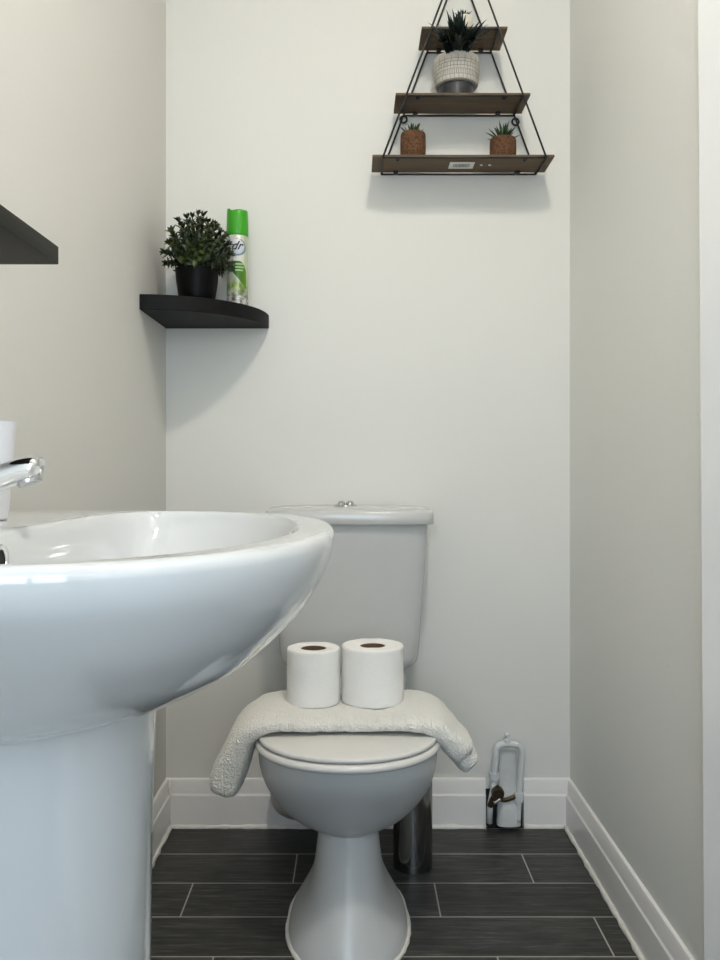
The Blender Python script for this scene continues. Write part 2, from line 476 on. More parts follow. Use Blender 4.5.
# skirting: profile (distance from wall, height)
PROF = [(0, 0), (.013, 0), (.013, .078), (.0125, .081), (.0100, .084), (.0092, .087), (.0075, .116), (.0055, .1205), (.002, .1225), (0, .1225)]
def skirt(name, p0, p1, inward, prof=PROF):
    bm = bmesh.new()
    p0, p1, w = Vector(p0), Vector(p1), Vector(inward)
    loft(bm, [[p + w * d + Vector((0, 0, z)) for d, z in prof] for p in (p0, p1)])
    return build(name, bm, M['trim'], kind='structure', sharp=28)
GX0, GX1 = (486 - 355) / 395., (524 - 355) / 395.   # gap round the pipes
skirt('baseboard_back', (XL, YB, 0), (GX0, YB, 0), (0, -1, 0))
skirt('baseboard_back.001', (GX1, YB, 0), (XR, YB, 0), (0, -1, 0))
skirt('baseboard_left', (XL, YF, 0), (XL, YB - .012, 0), (1, 0, 0))
skirt('baseboard_right', (XR, 1.243, 0), (XR, YB - .012, 0), (-1, 0, 0))
skirt('baseboard_right.001', (XR, YF, 0), (XR, DY0 - .07, 0), (-1, 0, 0))
# uneven bead of sealant where floor and skirting meet
def bead(name, pts, r):
    rnd = random.Random(3)
    bm = bmesh.new(); P = []
    for a, b in zip(pts, pts[1:]):
        a, b = Vector(a), Vector(b); n = max(2, int((b - a).length / .02))
        P += [a.lerp(b, i / n) for i in range(n)]
    P.append(Vector(pts[-1]))
    tube(bm, P, [r * (.75 + .6 * rnd.random()) for _ in P], 8)
    return build(name, bm, M['caulk'], kind='structure')
bead('trim_3', [(XL + .012, YB - .0135, .002), (GX0, YB - .0135, .002)], .0062)
bead('trim_4', [(GX1, YB - .0135, .002), (XR - .012, YB - .0135, .002)], .0062)
bead('trim_5', [(XR - .0135, YB - .013, .002), (XR - .0135, 1.25, .002)], .0068)
bead('trim_6', [(XL + .0135, YB - .013, .002), (XL + .0135, .2, .002)], .0068)
bead('trim_7', [(XL + .012, YB - .012, .004), (XL + .012, YB - .012, .12)], .0035)

# ceiling lamp
LX, LY = .22, .58
lamp = thing('ceiling_light', 'round flat ceiling light with a frosted diffuser in the middle of the ceiling', 'ceiling light', (LX, LY, ZC))
bm = bmesh.new(); lathe(bm, [(.106, ZC - .0005), (.112, ZC - .006), (.112, ZC - .026), (.109, ZC - .029), (.1045, ZC - .026), (.1045, ZC - .006)], LX, LY, 48); build('lamp_base', bm, M['chrome'], lamp, sharp=40)
bm = bmesh.new(); lathe(bm, [(.1040, ZC - .008), (.1040, ZC - .022), (.1020, ZC - .0235), (.004, ZC - .024)], LX, LY, 48); build('lamp_diffuser', bm, M['lamp'], lamp)

# ------------------------------------------------------------------ pedestal basin
BY, ZT = .77, .862
NB = 96
def basin_ring(front, halfw, z, rx, n=2.25, back=None, xc=None, inset=0.0):
    """D shape in plan: rounded front, straight towards the wall at x=XL. front = distance from wall of the nose"""
    x0 = XL if back is None else back
    pts = []
    xf = XL + front
    a = rx                       # depth of the rounded front half
    xc = xf - a
    for i in range(NB):
        th = -PI / 2 + PI * i / (NB - 1)
        c, s = sup(math.cos(th), math.sin(th), n)
        pts.append((xc + a * c, BY + halfw * s, z))
    # back side with rounded corners
    L = xc - x0
    m = 24
    for i in range(1, m):
        t = i / m
        # run along: +y side to wall, across, back
        per = [(xc, halfw), (x0 + .03, halfw * .965), (x0 + .008, halfw * .94), (x0, halfw * .88), (x0, -halfw * .88), (x0 + .008, -halfw * .94), (x0 + .03, -halfw * .965), (xc, -halfw)]
        seg = [math.dist(p, q) for p, q in zip(per, per[1:])]; tot = sum(seg); d = t * tot
        for (p, q), sl in zip(zip(per, per[1:]), seg):
            if d <= sl:
                k = d / sl; pts.append((p[0] + (q[0] - p[0]) * k, BY + p[1] + (q[1] - p[1]) * k, z)); break
            d -= sl
    return pts
basin = thing('pedestal_basin', 'white china pedestal wash basin with chrome tap against the left wall', 'wash basin', (-.30, BY, 0))
# outside, from the pedestal up to the rim
prof = [(.688, .275, .115), (.693, .296, .130), (.703, .322, .152), (.715, .347, .175), (.731, .374, .198), (.7456, .395, .217), (.774, .423, .247), (.792, .438, .264), (.815, .452, .283), (.832, .4590, .2965), (.842, .4618, .3010)]
prof = [(z + .0085 * (1 - (z - .688) / .154), f, h) for z, f, h in prof]
Z0 = prof[0][0]
rings = []
for i in range(27):
    z = Z0 + (.842 - Z0) * i / 26
    f, h = interp(prof, z)
    k = i / 26
    rings.append(basin_ring(f, h, z, .14 + .09 * k, 2.1 + .15 * k, back=XL + .001))
for f, h, z, rx in ((.4630, .3030, .8520, .229), (.4624, .3024, .8562, .2288), (.4606, .3006, .8595, .2282), (.4580, .2981, .8614, .2275), (.4548, .2950, .8620, .2265)):
    rings.append(basin_ring(f, h, z, rx, 2.25, back=XL + .001))
# flat rim, inner lip and bowl; inside opening keeps away from the wall
def inner_ring(z, xb, xf, hw, n=2.5):
    xc = xb + (xf - xb) * .32; out = []
    for i in range(NB):
        th = -PI / 2 + PI * i / (NB - 1)
        c, s = math.cos(th), math.sin(th); out.append((xc + (xf - xc) * c, BY - .006 + hw * s, z))
    m = 24
    for i in range(1, m):
        th = PI / 2 + PI * i / m
        c, s = sup(math.cos(th), math.sin(th), n); out.append((xc + (xc - xb) * c, BY - .006 + hw * s, z))
    return out
for z, xb, xf, hw in ((.8621, -.3150, -.0485, .2815), (.8617, -.3135, -.0505, .2797), (.8604, -.3118, -.0525, .2778), (.8580, -.3100, -.0545, .2757), (.8540, -.3080, -.0572, .2730), (.848, -.3055, -.0612, .2690), (.838, -.3030, -.0680, .2620), (.825, -.300, -.078, .247), (.795, -.295, -.098, .222), (.765, -.288, -.125, .186), (.745, -.278, -.150, .140), (.737, -.262, -.180, .085), (.734, -.235, -.200, .040)):
    rings.append(inner_ring(z, xb, xf, hw))
bm = bmesh.new(); loft(bm, rings)
build('basin', bm, M['ceramic'], basin, sharp=60)
# pedestal
rings = []
for z, f, h in ((0, .300, .128), (.012, .302, .129), (.03, .297, .124), (.12, .288, .117), (.35, .288, .114), (.61, .291, .113), (.685, .294, .116), (.700, .296, .119), (.7095, .297, .120), (.714, .294, .117)):
    rings.append(basin_ring(f, h, z, .12, 2.1, back=XL + .02))
bm = bmesh.new(); loft(bm, rings); build('pedestal', bm, M['ceramic'], basin, sharp=60)
bm = bmesh.new()
lathe(bm, [(.026, 0), (.026, .003), (.020, .005), (.014, .003)], 0, 0, 32); bmesh.ops.translate(bm, verts=bm.verts, vec=(-.218, BY, .7335))
build('waste_plug', bm, M['chrome'], basin, sharp=40)
bm = bmesh.new()
tube(bm, [(0, .013 * math.cos(a), .013 * math.sin(a)) for a in [2 * PI * i / 28 for i in range(28)]], .003, 8, closed=True)
bmesh.ops.translate(bm, verts=bm.verts, vec=(-.3005, .702, .838)); build('overflow_ring', bm, M['chrome'], basin)
bm = bmesh.new()
lathe(bm, [(.0125, -.002), (.0125, .0005)], 0, 0, 24); bmesh.ops.rotate(bm, verts=bm.verts, cent=(0, 0, 0), matrix=Matrix.Rotation(PI / 2, 3, 'Y'))
bmesh.ops.translate(bm, verts=bm.verts, vec=(-.3015, .702, .838)); build('overflow_hole', bm, M['hole_shade'], basin)

# mixer tap on the deck
TX = -.405
bm = bmesh.new()
lathe(bm, [(.027, ZT + .0002), (.027, ZT + .006), (.024, ZT + .010), (.0235, ZT + .060), (.0225, ZT + .066), (.018, ZT + .070)], TX, BY, 40)
tap = build('tap', bm, M['chrome'], basin, sharp=35); tap['label'] = 'chrome mixer tap'
def spout_pts():
    P = [(TX + .008, BY, .884), (TX + .045, BY, .8965), (-.331, BY, .9075), (-.3125, BY, .9140), (-.299, BY, .9170), (-.2915, BY, .9155)]
    return smooth_path(P, 5)
P = spout_pts(); n = len(P)
bm = bmesh.new(); rings = []
for i, p in enumerate(P):
    t = i / (n - 1)
    tg = (P[min(i + 1, n - 1)] - P[max(i - 1, 0)]).normalized(); up = Vector((0, 1, 0)).cross(tg) * -1
    up = Vector((-tg.z, 0, tg.x))
    hw = .0175 - .002 * t; hh = .0125 - .0015 * t
    if t > .86:
        q = (t - .86) / .14; k = math.sqrt(max(.02, 1 - q * q)); hw *= k; hh *= k
    rings.append([p + Vector((0, 1, 0)) * (hw * sup(math.cos(a), math.sin(a), 2.6)[0]) + up * (hh * sup(math.cos(a), math.sin(a), 2.6)[1]) for a in [2 * PI * k_ / 24 for k_ in range(24)]])
loft(bm, rings); build('spout', bm, M['chrome'], tap, sharp=50)
bm = bmesh.new()
lathe(bm, [(.0095, -.0085), (.0110, -.009), (.0115, -.008), (.0115, .001), (.0100, .005)], 0, 0, 32)
bmesh.ops.rotate(bm, verts=bm.verts, cent=(0, 0, 0), matrix=Matrix.Rotation(R(-20), 3, 'Y'))
bmesh.ops.translate(bm, verts=bm.verts, vec=(-.3040, BY, .9105)); build('aerator', bm, M['dull_chrome'], tap, sharp=40)
bm = bmesh.new()
tube(bm, smooth_path([(TX, BY, .930), (TX - .003, BY, .945), (TX + .012, BY, .957), (TX + .024, BY, .962)], 5), [.016] * 6 + [.010] * 6 + [.0075] * 4, 16)
build('lever', bm, M['chrome'], tap)

# white tumbler on the deck
bm = bmesh.new()
lathe(bm, [(.029, ZT + .0010), (.031, ZT + .003), (.0390, ZT + .1015), (.0397, ZT + .1030), (.0383, ZT + .1030), (.0300, ZT + .006), (.004, ZT + .005)], -.3935, .862, 64)
solo('tumbler', bm, M['white_plastic'], 'plain white plastic tumbler standing on the basin deck behind the tap', 'tumbler', (-.3935, .862, ZT), sharp=50)

# dark shelf over the basin
bm = bmesh.new(); box(bm, XL + .0005, -.329, .42, .922, 1.1425, 1.1625, .0012, 2)
solo('floating_shelf', bm, M['dark_shelf'], 'dark brown straight shelf high on the left wall above the basin', 'shelf', (XL, .67, 1.1425), sharp=30)

# ------------------------------------------------------------------ corner shelf and what stands on it
SZ, ST, SR = 1.268, .034, .262
bm = bmesh.new()
def quarter(z, r, dx=.0005):
    pts = [(XL + dx, YB - dx, z)]
    for i in range(41):
        a = PI / 2 * i / 40
        pts.append((XL + dx + r * math.sin(a), YB - dx - r * math.cos(a), z))
    return pts
loft(bm, [quarter(SZ, SR - .001), quarter(SZ + .001, SR), quarter(SZ + ST - .001, SR), quarter(SZ + ST, SR - .001)])
cs = solo('corner_shelf', bm, M['black_shelf'], 'black quarter-round corner shelf carrying a bushy plant and a spray can', 'shelf', (XL, YB, SZ), sharp=40)
STOP = SZ + ST

def leaf(bm, base, d, up, L, W, curl=.35, seg=4, fold=.15, mi=0):
    """one curved pointed leaf blade"""
    d = d.normalized(); side = d.cross(up)
    if side.length < 1e-4: side = d.cross(Vector((1, 0, 0)))
    side.normalize(); nn = side.cross(d).normalized()
    prev = None; p = Vector(base)
    for i in range(seg + 1):
        t = i / seg
        w = W * (math.sin(PI * min(1, t * .92 + .08)) ** .75) * (1 - .15 * t)
        if i == seg: w = 0
        a = curl * t
        dd = (d * math.cos(a) + nn * -math.sin(a))
        if i: p = p + dd * (L / seg)
        nl = nn * math.cos(a) + d * math.sin(a)
        if i == seg: cur = [bm.verts.new(p)]
        else: cur = [bm.verts.new(p - side * w / 2 + nl * fold * w), bm.verts.new(p), bm.verts.new(p + side * w / 2 + nl * fold * w)]
        if prev:
            if len(cur) == 3:
                bm.faces.new((prev[0], prev[1], cur[1], cur[0])); bm.faces.new((prev[1], prev[2], cur[2], cur[1]))
            else:
                bm.faces.new((prev[0], prev[1], cur[0])); bm.faces.new((prev[1], prev[2], cur[0]))
        prev = cur

PX, PY = -.379, 1.992
bush = thing('potted_plant', 'bushy small-leaved green plant in a glossy black pot on the corner shelf', 'potted plant', (PX, PY, STOP))
bm = bmesh.new()
lathe(bm, [(.036, STOP + .0005), (.0395, STOP + .003), (.044, STOP + .02), (.0495, STOP + .058), (.0512, STOP + .083), (.0518, STOP + .0855), (.0495, STOP + .0865), (.047, STOP + .078), (.04, STOP + .074)], PX, PY, 56)
build('pot', bm, M['black_plastic'], bush, sharp=50)
bm = bmesh.new(); lathe(bm, [(.0465, STOP + .0725), (.0468, STOP + .076), (.03, STOP + .079), (.004, STOP + .080)], PX, PY, 32); build('soil', bm, M['soil'], bush)
rnd = random.Random(11)
bl = bmesh.new(); bs = bmesh.new()
rb = Vector((PX, PY, STOP + .078))
tips = []
for i in range(54):
    k = (i + .5) / 54
    ph = i * 2.39996
    el = math.asin(min(1, -.32 + 1.32 * k))
    rr = 1 + rnd.uniform(-.12, .08)
    t = Vector((PX + .004 + .075 * rr * math.cos(el) * math.cos(ph), PY - .004 + .074 * rr * math.cos(el) * math.sin(ph), STOP + .118 + .088 * rr * math.sin(el)))
    t.x = max(t.x, XL + .018); t.y = min(t.y, YB - .018)
    tips.append(t)
# the crown spike of the photo
tips += [Vector((PX + .006, PY - .02, STOP + .212)), Vector((PX - .018, PY - .03, STOP + .20)), Vector((PX + .03, PY - .03, STOP + .19))]
for tp in tips:
    b0 = rb + Vector(((tp.x - PX) * .3, (tp.y - PY) * .3, 0))
    mid = b0.lerp(tp, .55) + Vector((0, 0, .012))
    path = smooth_path([b0, mid, tp], 4)
    tube(bs, path, [.0013] * len(path), 5)
    dirn = (path[-1] - path[-3]).normalized()
    sd = dirn.cross(Vector((0, 0, 1))); sd = sd.normalized() if sd.length > .05 else Vector((1, 0, 0))
    s2 = dirn.cross(sd)
    ln = (tp - b0).length
    nl = 8
    for j in range(nl):
        f = 1 - .62 * (1 - j / (nl - 1)) if ln > .05 else .6 + .4 * j / (nl - 1)
        q = b0.lerp(mid, min(1, f / .55)) if f < .55 else mid.lerp(tp, (f - .55) / .45)
        az = j * 1.571 + rnd.uniform(-.3, .3)
        for sgn in (0, PI):
            o_ = sd * math.cos(az + sgn) + s2 * math.sin(az + sgn)
            dd = (o_ * .8 + dirn * (.55 + .5 * j / nl) + Vector((0, 0, .15))).normalized()
            leaf(bl, q, dd, dirn, rnd.uniform(.018, .026) * (1 - .2 * j / nl), rnd.uniform(.0085, .0115), rnd.uniform(.2, .7), 4)
    for j in range(4):
        az = j * PI / 2 + rnd.random()
        dd = (dirn + (sd * math.cos(az) + s2 * math.sin(az)) * .45).normalized()
        leaf(bl, tp, dd, sd, .016, .007, .2, 3)
for v in bl.verts:
    dx, dy = v.co.x + .2905, v.co.y - 2.052     # leaves bend round the can beside them
    dd_ = math.hypot(dx, dy)
    if dd_ < .0285: v.co.x = -.2905 + dx * .0285 / dd_; v.co.y = 2.052 + dy * .0285 / dd_
    v.co.x = max(v.co.x, XL + .002); v.co.y = min(v.co.y, YB - .002)
build('foliage', bl, M['bush_leaf'], bush, recalc=False)
build('stem', bs, M['bush_leaf'], bush)

# air freshener
AX, AY = -.2905, 2.052
can = thing('spray_can', 'green-capped air freshener aerosol standing on the corner shelf', 'spray can', (AX, AY, STOP))
bm = bmesh.new()
lathe(bm, [(.022, STOP + .001), (.0255, STOP + .0005), (.0265, STOP + .004), (.0265, STOP + .176), (.0258, STOP + .179), (.0235, STOP + .183), (.0222, STOP + .188), (.01, STOP + .189)], AX, AY, 64)
build('can_body', bm, M['can'], can, sharp=40)
bm = bmesh.new()
n = 64; rc = .0268
prof = [(.0255, .1815), (.0268, .1835), (.0268, .20), (.0262, .23)]
rings = [[(AX + r * math.cos(2 * PI * i / n), AY + r * math.sin(2 * PI * i / n), STOP + z) for i in range(n)] for r, z in prof]
def captop(i):
    a = 2 * PI * i / n; x = math.cos(a)   # left shoulder rises, a scoop, then a small peak on the right
    return .2425 + .0055 * max(0, min(1, (-x - .45) / .25)) + .0025 * max(0, min(1, (x - .8) / .12)) - .001 * math.cos(3 * a)
rings.append([(AX + .0258 * math.cos(2 * PI * i / n), AY + .0258 * math.sin(2 * PI * i / n), STOP + captop(i) - .001) for i in range(n)])
rings.append([(AX + .0250 * math.cos(2 * PI * i / n), AY + .0250 * math.sin(2 * PI * i / n), STOP + captop(i)) for i in range(n)])
rings.append([(AX + .0238 * math.cos(2 * PI * i / n), AY + .0238 * math.sin(2 * PI * i / n), STOP + captop(i) - .001) for i in range(n)])
rings.append([(AX + .0235 * math.cos(2 * PI * i / n), AY + .0235 * math.sin(2 * PI * i / n), STOP + .225) for i in range(n)])
loft(bm, rings); build('can_cap', bm, M['can_cap'], can, sharp=40)['label'] = 'bright green spray cap'
# printed script in the oval, wrapped on the can
cu = bpy.data.curves.new('lettering', 'FONT'); cu.body = 'dr'; cu.size = .030; cu.offset = .0006; cu.shear = .45; cu.align_x = 'CENTER'; cu.align_y = 'CENTER'; cu.extrude = 0
to = bpy.data.objects.new('lettering_curve', cu); C.objects.link(to)
dg = bpy.context.evaluated_depsgraph_get(); me = bpy.data.meshes.new_from_object(to.evaluated_get(dg))
bpy.data.objects.remove(to)
bm = bmesh.new(); bm.from_mesh(me)
bmesh.ops.subdivide_edges(bm, edges=[e for e in bm.edges if e.calc_length() > .004], cuts=2)
for v in bm.verts:
    u, h = v.co.x - .0035, v.co.y
    a = .142 + u / .0267
    v.co = Vector((AX + .0267 * math.sin(a), AY - .0267 * math.cos(a), STOP + .1535 + h))
build('lettering', bm, M['ink'], can, smooth=False, recalc=False)

# ------------------------------------------------------------------ hanging shelf
HX = .2635
hs = thing('hanging_shelf', 'three-tier triangular wall shelf of thin wooden boards on a black wire frame', 'shelf', (HX, YB, 1.662))
Y0, Y1, TH = 2.000, 2.106, .006
boards = [(1.662, .042, .481), (1.8110, .098, .423), (1.971, .161, .368)]
for z, a, b in boards:
    bm = bmesh.new(); box(bm, a, b, Y0, Y1, z, z + TH, .0008, 1); build('shelf_board', bm, M['board'], hs, smooth=False)
APZ, APX = 2.183, .2655
WZ = 1.6585
rw = .0024
def wx(z, s):
    t = (APZ - z) / (APZ - WZ)
    return APX + (.0665 - APX) * t if s < 0 else APX + (.4605 - APX) * t
bm = bmesh.new()
for yy in (Y0 - .004, Y1 + .0045):
    for s in (-1, 1):
        tube(bm, [(wx(WZ, s), yy, WZ), (wx(APZ, s) + s * .002, yy, APZ)], rw, 8)
for z, a, b in boards:
    zz = z - rw - .0004
    xa, xb = wx(zz, -1), wx(zz, 1)
    ya, yb = Y0 - .004, Y1 + .0045
    tube(bm, [(xa, ya, zz), (xb, ya, zz), (xb + .001, (ya + yb) / 2, zz), (xb, yb, zz), (xa, yb, zz), (xa - .001, (ya + yb) / 2, zz)], rw, 8, closed=True)
tube(bm, [(APX, Y0 - .004, APZ), (APX, (Y0 + Y1) / 2, APZ + .004), (APX, Y1 + .0045, APZ)], rw, 8)
build('wire_frame', bm, M['black_metal'], hs)
for s, zc in ((-1, 1.797), (1, 1.791)):
    xc = wx(zc, s) + (.004 if s < 0 else -.004)
    bm = bmesh.new()
    tube(bm, [(xc + .0085 * math.cos(a), Y1 + .0005, zc + .0085 * math.sin(a)) for a in [2 * PI * i / 24 for i in range(24)]], rw, 8, closed=True)
    build('hanging_loop', bm, M['black_metal'], hs)
for (z, a, b), (ca, cb) in zip(boards, ((.103, .410), (.152, .361), (.212, .318))):
    for xx in (ca, cb):
        for yy, s in ((Y0 + .006, -1), (Y1 - .008, 1)):
            bm = bmesh.new()
            box(bm, xx - .006, xx + .006, min(yy - s * .006, yy + s * .010), max(yy - s * .006, yy + s * .010), z - .0062, z - .0002, .0012)
            lathe(bm, [(.003, z - .0078), (.0042, z - .0062)], xx, yy - s * .001, 12)
            build('wire_clip', bm, M['black_metal'], hs, sharp=40)
# bar-code sticker under the lowest board
bm = bmesh.new(); z = 1.662
box(bm, .233, .294, 2.033, 2.077, z - .0006, z - .0001)
M['sticker'] = simple('sticker_paper', (.80, .78, .74), .6, 0, .04, 60)
st = build('sticker', bm, M['sticker'], hs, smooth=False); st['label'] = 'white bar-code sticker under the lowest board'
bm = bmesh.new(); rnd = random.Random(4); x = .243
while x < .283:
    w = rnd.choice((.0006, .001, .0016))
    box(bm, x, x + w, 2.044, 2.066, z - .0009, z - .0007); x += w + rnd.choice((.0007, .0010, .0015))
build('barcode', bm, M['barcode_black'], st, smooth=False)
for xx in (.312, .333):
    bm = bmesh.new(); lathe(bm, [(.0028, z - .0016), (.0036, z - .0002)], xx, 2.052, 14)
    build('screw_head', bm, M['sticker'], hs)

# --- plants on it
MZ = 1.8110 + TH
QX, QY = .2505, 2.051
sp = thing('spiky_plant', 'spiky dark dracaena in a white incised pot on the middle board', 'potted plant', (QX, QY, MZ))
bm = bmesh.new()
lathe(bm, [(.0435, MZ + .0345), (.0505, MZ + .0352), (.0535, MZ + .040), (.0565, MZ + .070), (.0562, MZ + .0975), (.0548, MZ + .1015), (.0522, MZ + .1015), (.0495, MZ + .088), (.043, MZ + .085)], QX, QY, 64)
build('pot', bm, M['tribal'], sp, sharp=45)
bm = bmesh.new()
lathe(bm, [(.0395, MZ + .0005), (.042, MZ + .002), (.0432, MZ + .034), (.0432, MZ + .083), (.035, MZ + .084)], QX, QY, 48)
build('pot_base', bm, M['grey_plastic'], sp, sharp=45)['label'] = 'dark grey lower pot'
bm = bmesh.new(); lathe(bm, [(.049, MZ + .0855), (.0492, MZ + .088), (.02, MZ + .091), (.003, MZ + .0915)], QX, QY, 32); build('soil', bm, M['soil'], sp)
bm = bmesh.new(); rnd = random.Random(7)
def blade(bm, p0, p1, p2, W, seg=9):
    p0, p1, p2 = Vector(p0), Vector(p1), Vector(p2)
    prev = None
    for i in range(seg + 1):
        t = i / seg
        p = p0 * (1 - t) ** 2 + p1 * 2 * t * (1 - t) + p2 * t * t
        d = ((p1 - p0) * (1 - t) + (p2 - p1) * t).normalized()
        # blades face outward from the pot
        out = Vector((p.x - QX, p.y - QY - .02, .03)); side = d.cross(out)
        side = side.normalized() if side.length > 1e-5 else Vector((1, 0, 0))
        w = W * (1 - t ** 2.4) * (.8 + .3 * math.sin(PI * min(1, t * 1.3)))
        nn = side.cross(d)
        cur = [bm.verts.new(p)] if i == seg else [bm.verts.new(p - side * w / 2), bm.verts.new(p + nn * -.15 * w), bm.verts.new(p + side * w / 2)]
        if prev:
            if len(cur) == 3:
                bm.faces.new((prev[0], prev[1], cur[1], cur[0])); bm.faces.new((prev[1], prev[2], cur[2], cur[1]))
            else:
                bm.faces.new((prev[0], prev[1], cur[0])); bm.faces.new((prev[1], prev[2], cur[0]))
        prev = cur
zb = MZ + .091
def spike(px, py, Y, W=.0062, lift=.03):
    """tip given by eye in the plane y=Y of the shelf front"""
    X = (px - 355) * Y / F; Z = CAMZ - (py - 465) * Y / F
    b = (QX + (X - QX) * .22 + rnd.uniform(-.004, .004), QY - .030 + rnd.uniform(-.012, .004), zb)
    m = (b[0] + (X - b[0]) * .35, min(b[1], 1.985 + .0) + (Y - b[1]) * .3, zb + max(lift, (Z - zb) * .75))
    m = (m[0], min(m[1], 1.982), m[2])
    blade(bm, b, m, (X, Y, Z), W)
for px, py, Y in ((446, 9, 1.93), (451, 18, 1.95), (452, 8, 1.95), (447, 20, 1.93), (443, 25, 1.92), (438, 24, 1.92), (433, 22, 1.91), (429, 24, 1.91), (433, 38, 1.93),
                  (456, 12, 1.955), (458, 9, 1.955), (461, 8, 1.95), (463, 10, 1.955), (466, 14, 1.955), (459, 12, 1.94), (462, 14, 1.94), (455, 16, 1.94), (457, 22, 1.935), (461, 20, 1.93), (465, 20, 1.945),
                  (472, 26, 1.95), (481, 20, 1.93), (487, 19, 1.92), (489, 24, 1.92), (480, 27, 1.93), (484, 34, 1.93), (478, 37, 1.94), (488, 40, 1.93), (470, 32, 1.93), (475, 30, 1.93),
                  (437, 33, 1.94), (441, 38, 1.94), (446, 32, 1.93), (450, 30, 1.92), (455, 32, 1.92), (463, 32, 1.92), (467, 38, 1.93), (444, 44, 1.94), (472, 44, 1.94), (459, 36, 1.91), (434, 29, 1.92), (428, 33, 1.93), (440, 29, 1.93), (482, 24, 1.935), (486, 29, 1.925), (481, 41, 1.94), (436, 42, 1.945), (449, 14, 1.945), (468, 21, 1.94), (474, 23, 1.94), (453, 25, 1.925), (464, 26, 1.925), (429, 27, 1.93), (431, 45, 1.945), (434, 36, 1.935), (430, 30, 1.93), (435, 47, 1.95), (438, 31, 1.93), (427, 22, 1.92), (442, 34, 1.93), (485, 36, 1.935), (484, 46, 1.95), (489, 30, 1.925), (432, 40, 1.94)):
    spike(px, py, Y, rnd.uniform(.0095, .0135), .035)
build('leaves', bm, M['blade_leaf'], sp, recalc=False)

def rosette(bm, cx, cy, z, n, L, W, spread, seed, r0=.006):
    rnd = random.Random(seed)
    for i in range(n):
        k = i / n; az = i * 2.39996 + rnd.uniform(-.2, .2)
        e = R(84 - spread * k) + rnd.uniform(-.08, .08)
        o_ = Vector((math.cos(az), math.sin(az), 0))
        d = o_ * math.cos(e) + Vector((0, 0, 1)) * math.sin(e)
        leaf(bm, Vector((cx, cy, z)) + o_ * r0 * k, d, Vector((0, 0, 1)) if e < 1.3 else o_ * -1, L * rnd.uniform(.8, 1.1), W, -.25, 4, .35)

LZ = 1.662 + TH
def cork_plant(cx, cy, h, r, label, seed, L, spread):
    t = thing('succulent_plant', label, 'potted plant', (cx, cy, LZ), 'succulents in cork pots on the lowest board')
    bm = bmesh.new()
    lathe(bm, [(r * .95, LZ + .0005), (r * .99, LZ + .003), (r, LZ + h * .5), (r * .985, LZ + h - .004), (r * .94, LZ + h), (r * .82, LZ + h), (r * .80, LZ + h - .006), (r * .5, LZ + h - .007)], cx, cy, 40)
    build('cork_pot', bm, M['cork'], t, sharp=50)
    bm = bmesh.new(); lathe(bm, [(r * .79, LZ + h - .0075), (r * .79, LZ + h - .005), (r * .3, LZ + h - .003)], cx, cy, 24); build('soil', bm, M['soil'], t)
    bm = bmesh.new(); rosette(bm, cx, cy, LZ + h - .004, 26, L, .0075, spread, seed, .012)
    build('leaves', bm, M['aloe_leaf'], t, recalc=False)
cork_plant(.1430, 2.045, .0670, .0315, 'short-leaved succulent in the left, taller cork pot', 5, .030, 55)
cork_plant(.3645, 2.045, .0540, .0325, 'long-leaved succulent in the right, lower cork pot', 8, .044, 78)
UZ = 1.971 + TH
t = thing('tufted_plant', 'small cream pot with a dark tuft on the top board', 'potted plant', (.272, 2.055, UZ))
bm = bmesh.new(); lathe(bm, [(.015, UZ + .0005), (.0165, UZ + .002), (.0205, UZ + .04), (.0195, UZ + .050), (.016, UZ + .0515), (.0145, UZ + .046)], .272, 2.055, 32); build('pot', bm, M['cream_pot'], t, sharp=50)
bm = bmesh.new(); rosette(bm, .268, 2.055, UZ + .047, 24, .022, .005, 80, 3, .008); build('leaves', bm, M['blade_leaf'], t, recalc=False)

# ------------------------------------------------------------------ toilet
CX = -.0135
wc = thing('toilet', 'pale grey close-coupled toilet with its lid down against the back wall', 'toilet', (CX, 1.75, 0))
def egg(z, hw, yf, yc, yb, n=2.1, nb=2.4, N=72, cx=CX):
    pts = []
    for i in range(N):
        th = 2 * PI * i / N
        c, s = math.cos(th), math.sin(th)
        if s <= 0:
            a, b = sup(c, s, n); pts.append((cx + hw * a, yc + (yc - yf) * b, z))
        else:
            a, b = sup(c, s, nb); pts.append((cx + hw * a, yc + (yb - yc) * b, z))
    return pts
pan = [  # z, half width, front, centre, back
    (.000, .1185, 1.482, 1.66, 1.88), (.008, .1180, 1.483, 1.66, 1.88), (.018, .1145, 1.487, 1.66, 1.875), (.035, .1040, 1.495, 1.66, 1.87), (.055, .0910, 1.506, 1.66, 1.87),
    (.080, .0785, 1.521, 1.66, 1.87), (.110, .0700, 1.541, 1.665, 1.87), (.140, .0655, 1.561, 1.67, 1.87), (.170, .0620, 1.580, 1.67, 1.88), (.200, .0605, 1.600, 1.67, 1.89),
    (.206, .0660, 1.596, 1.665, 1.89), (.216, .0880, 1.575, 1.66, 1.89), (.232, .1100, 1.553, 1.65, 1.89), (.250, .1275, 1.533, 1.645, 1.90), (.270, .1430, 1.514, 1.64, 1.91),
    (.292, .1555, 1.494, 1.635, 1.92), (.315, .1650, 1.474, 1.63, 1.93), (.337, .1705, 1.458, 1.625, 1.94), (.360, .1730, 1.448, 1.62, 1.96), (.382, .1735, 1.443, 1.62, 1.97)]
zs = []
for a, b in zip(pan, pan[1:]):
    k = max(1, int((b[0] - a[0]) / .008)); zs += [a[0] + (b[0] - a[0]) * i / k for i in range(k)]
zs.append(pan[-1][0])
bm = bmesh.new()
loft(bm, [egg(z, *interp(pan, z)) for z in zs])
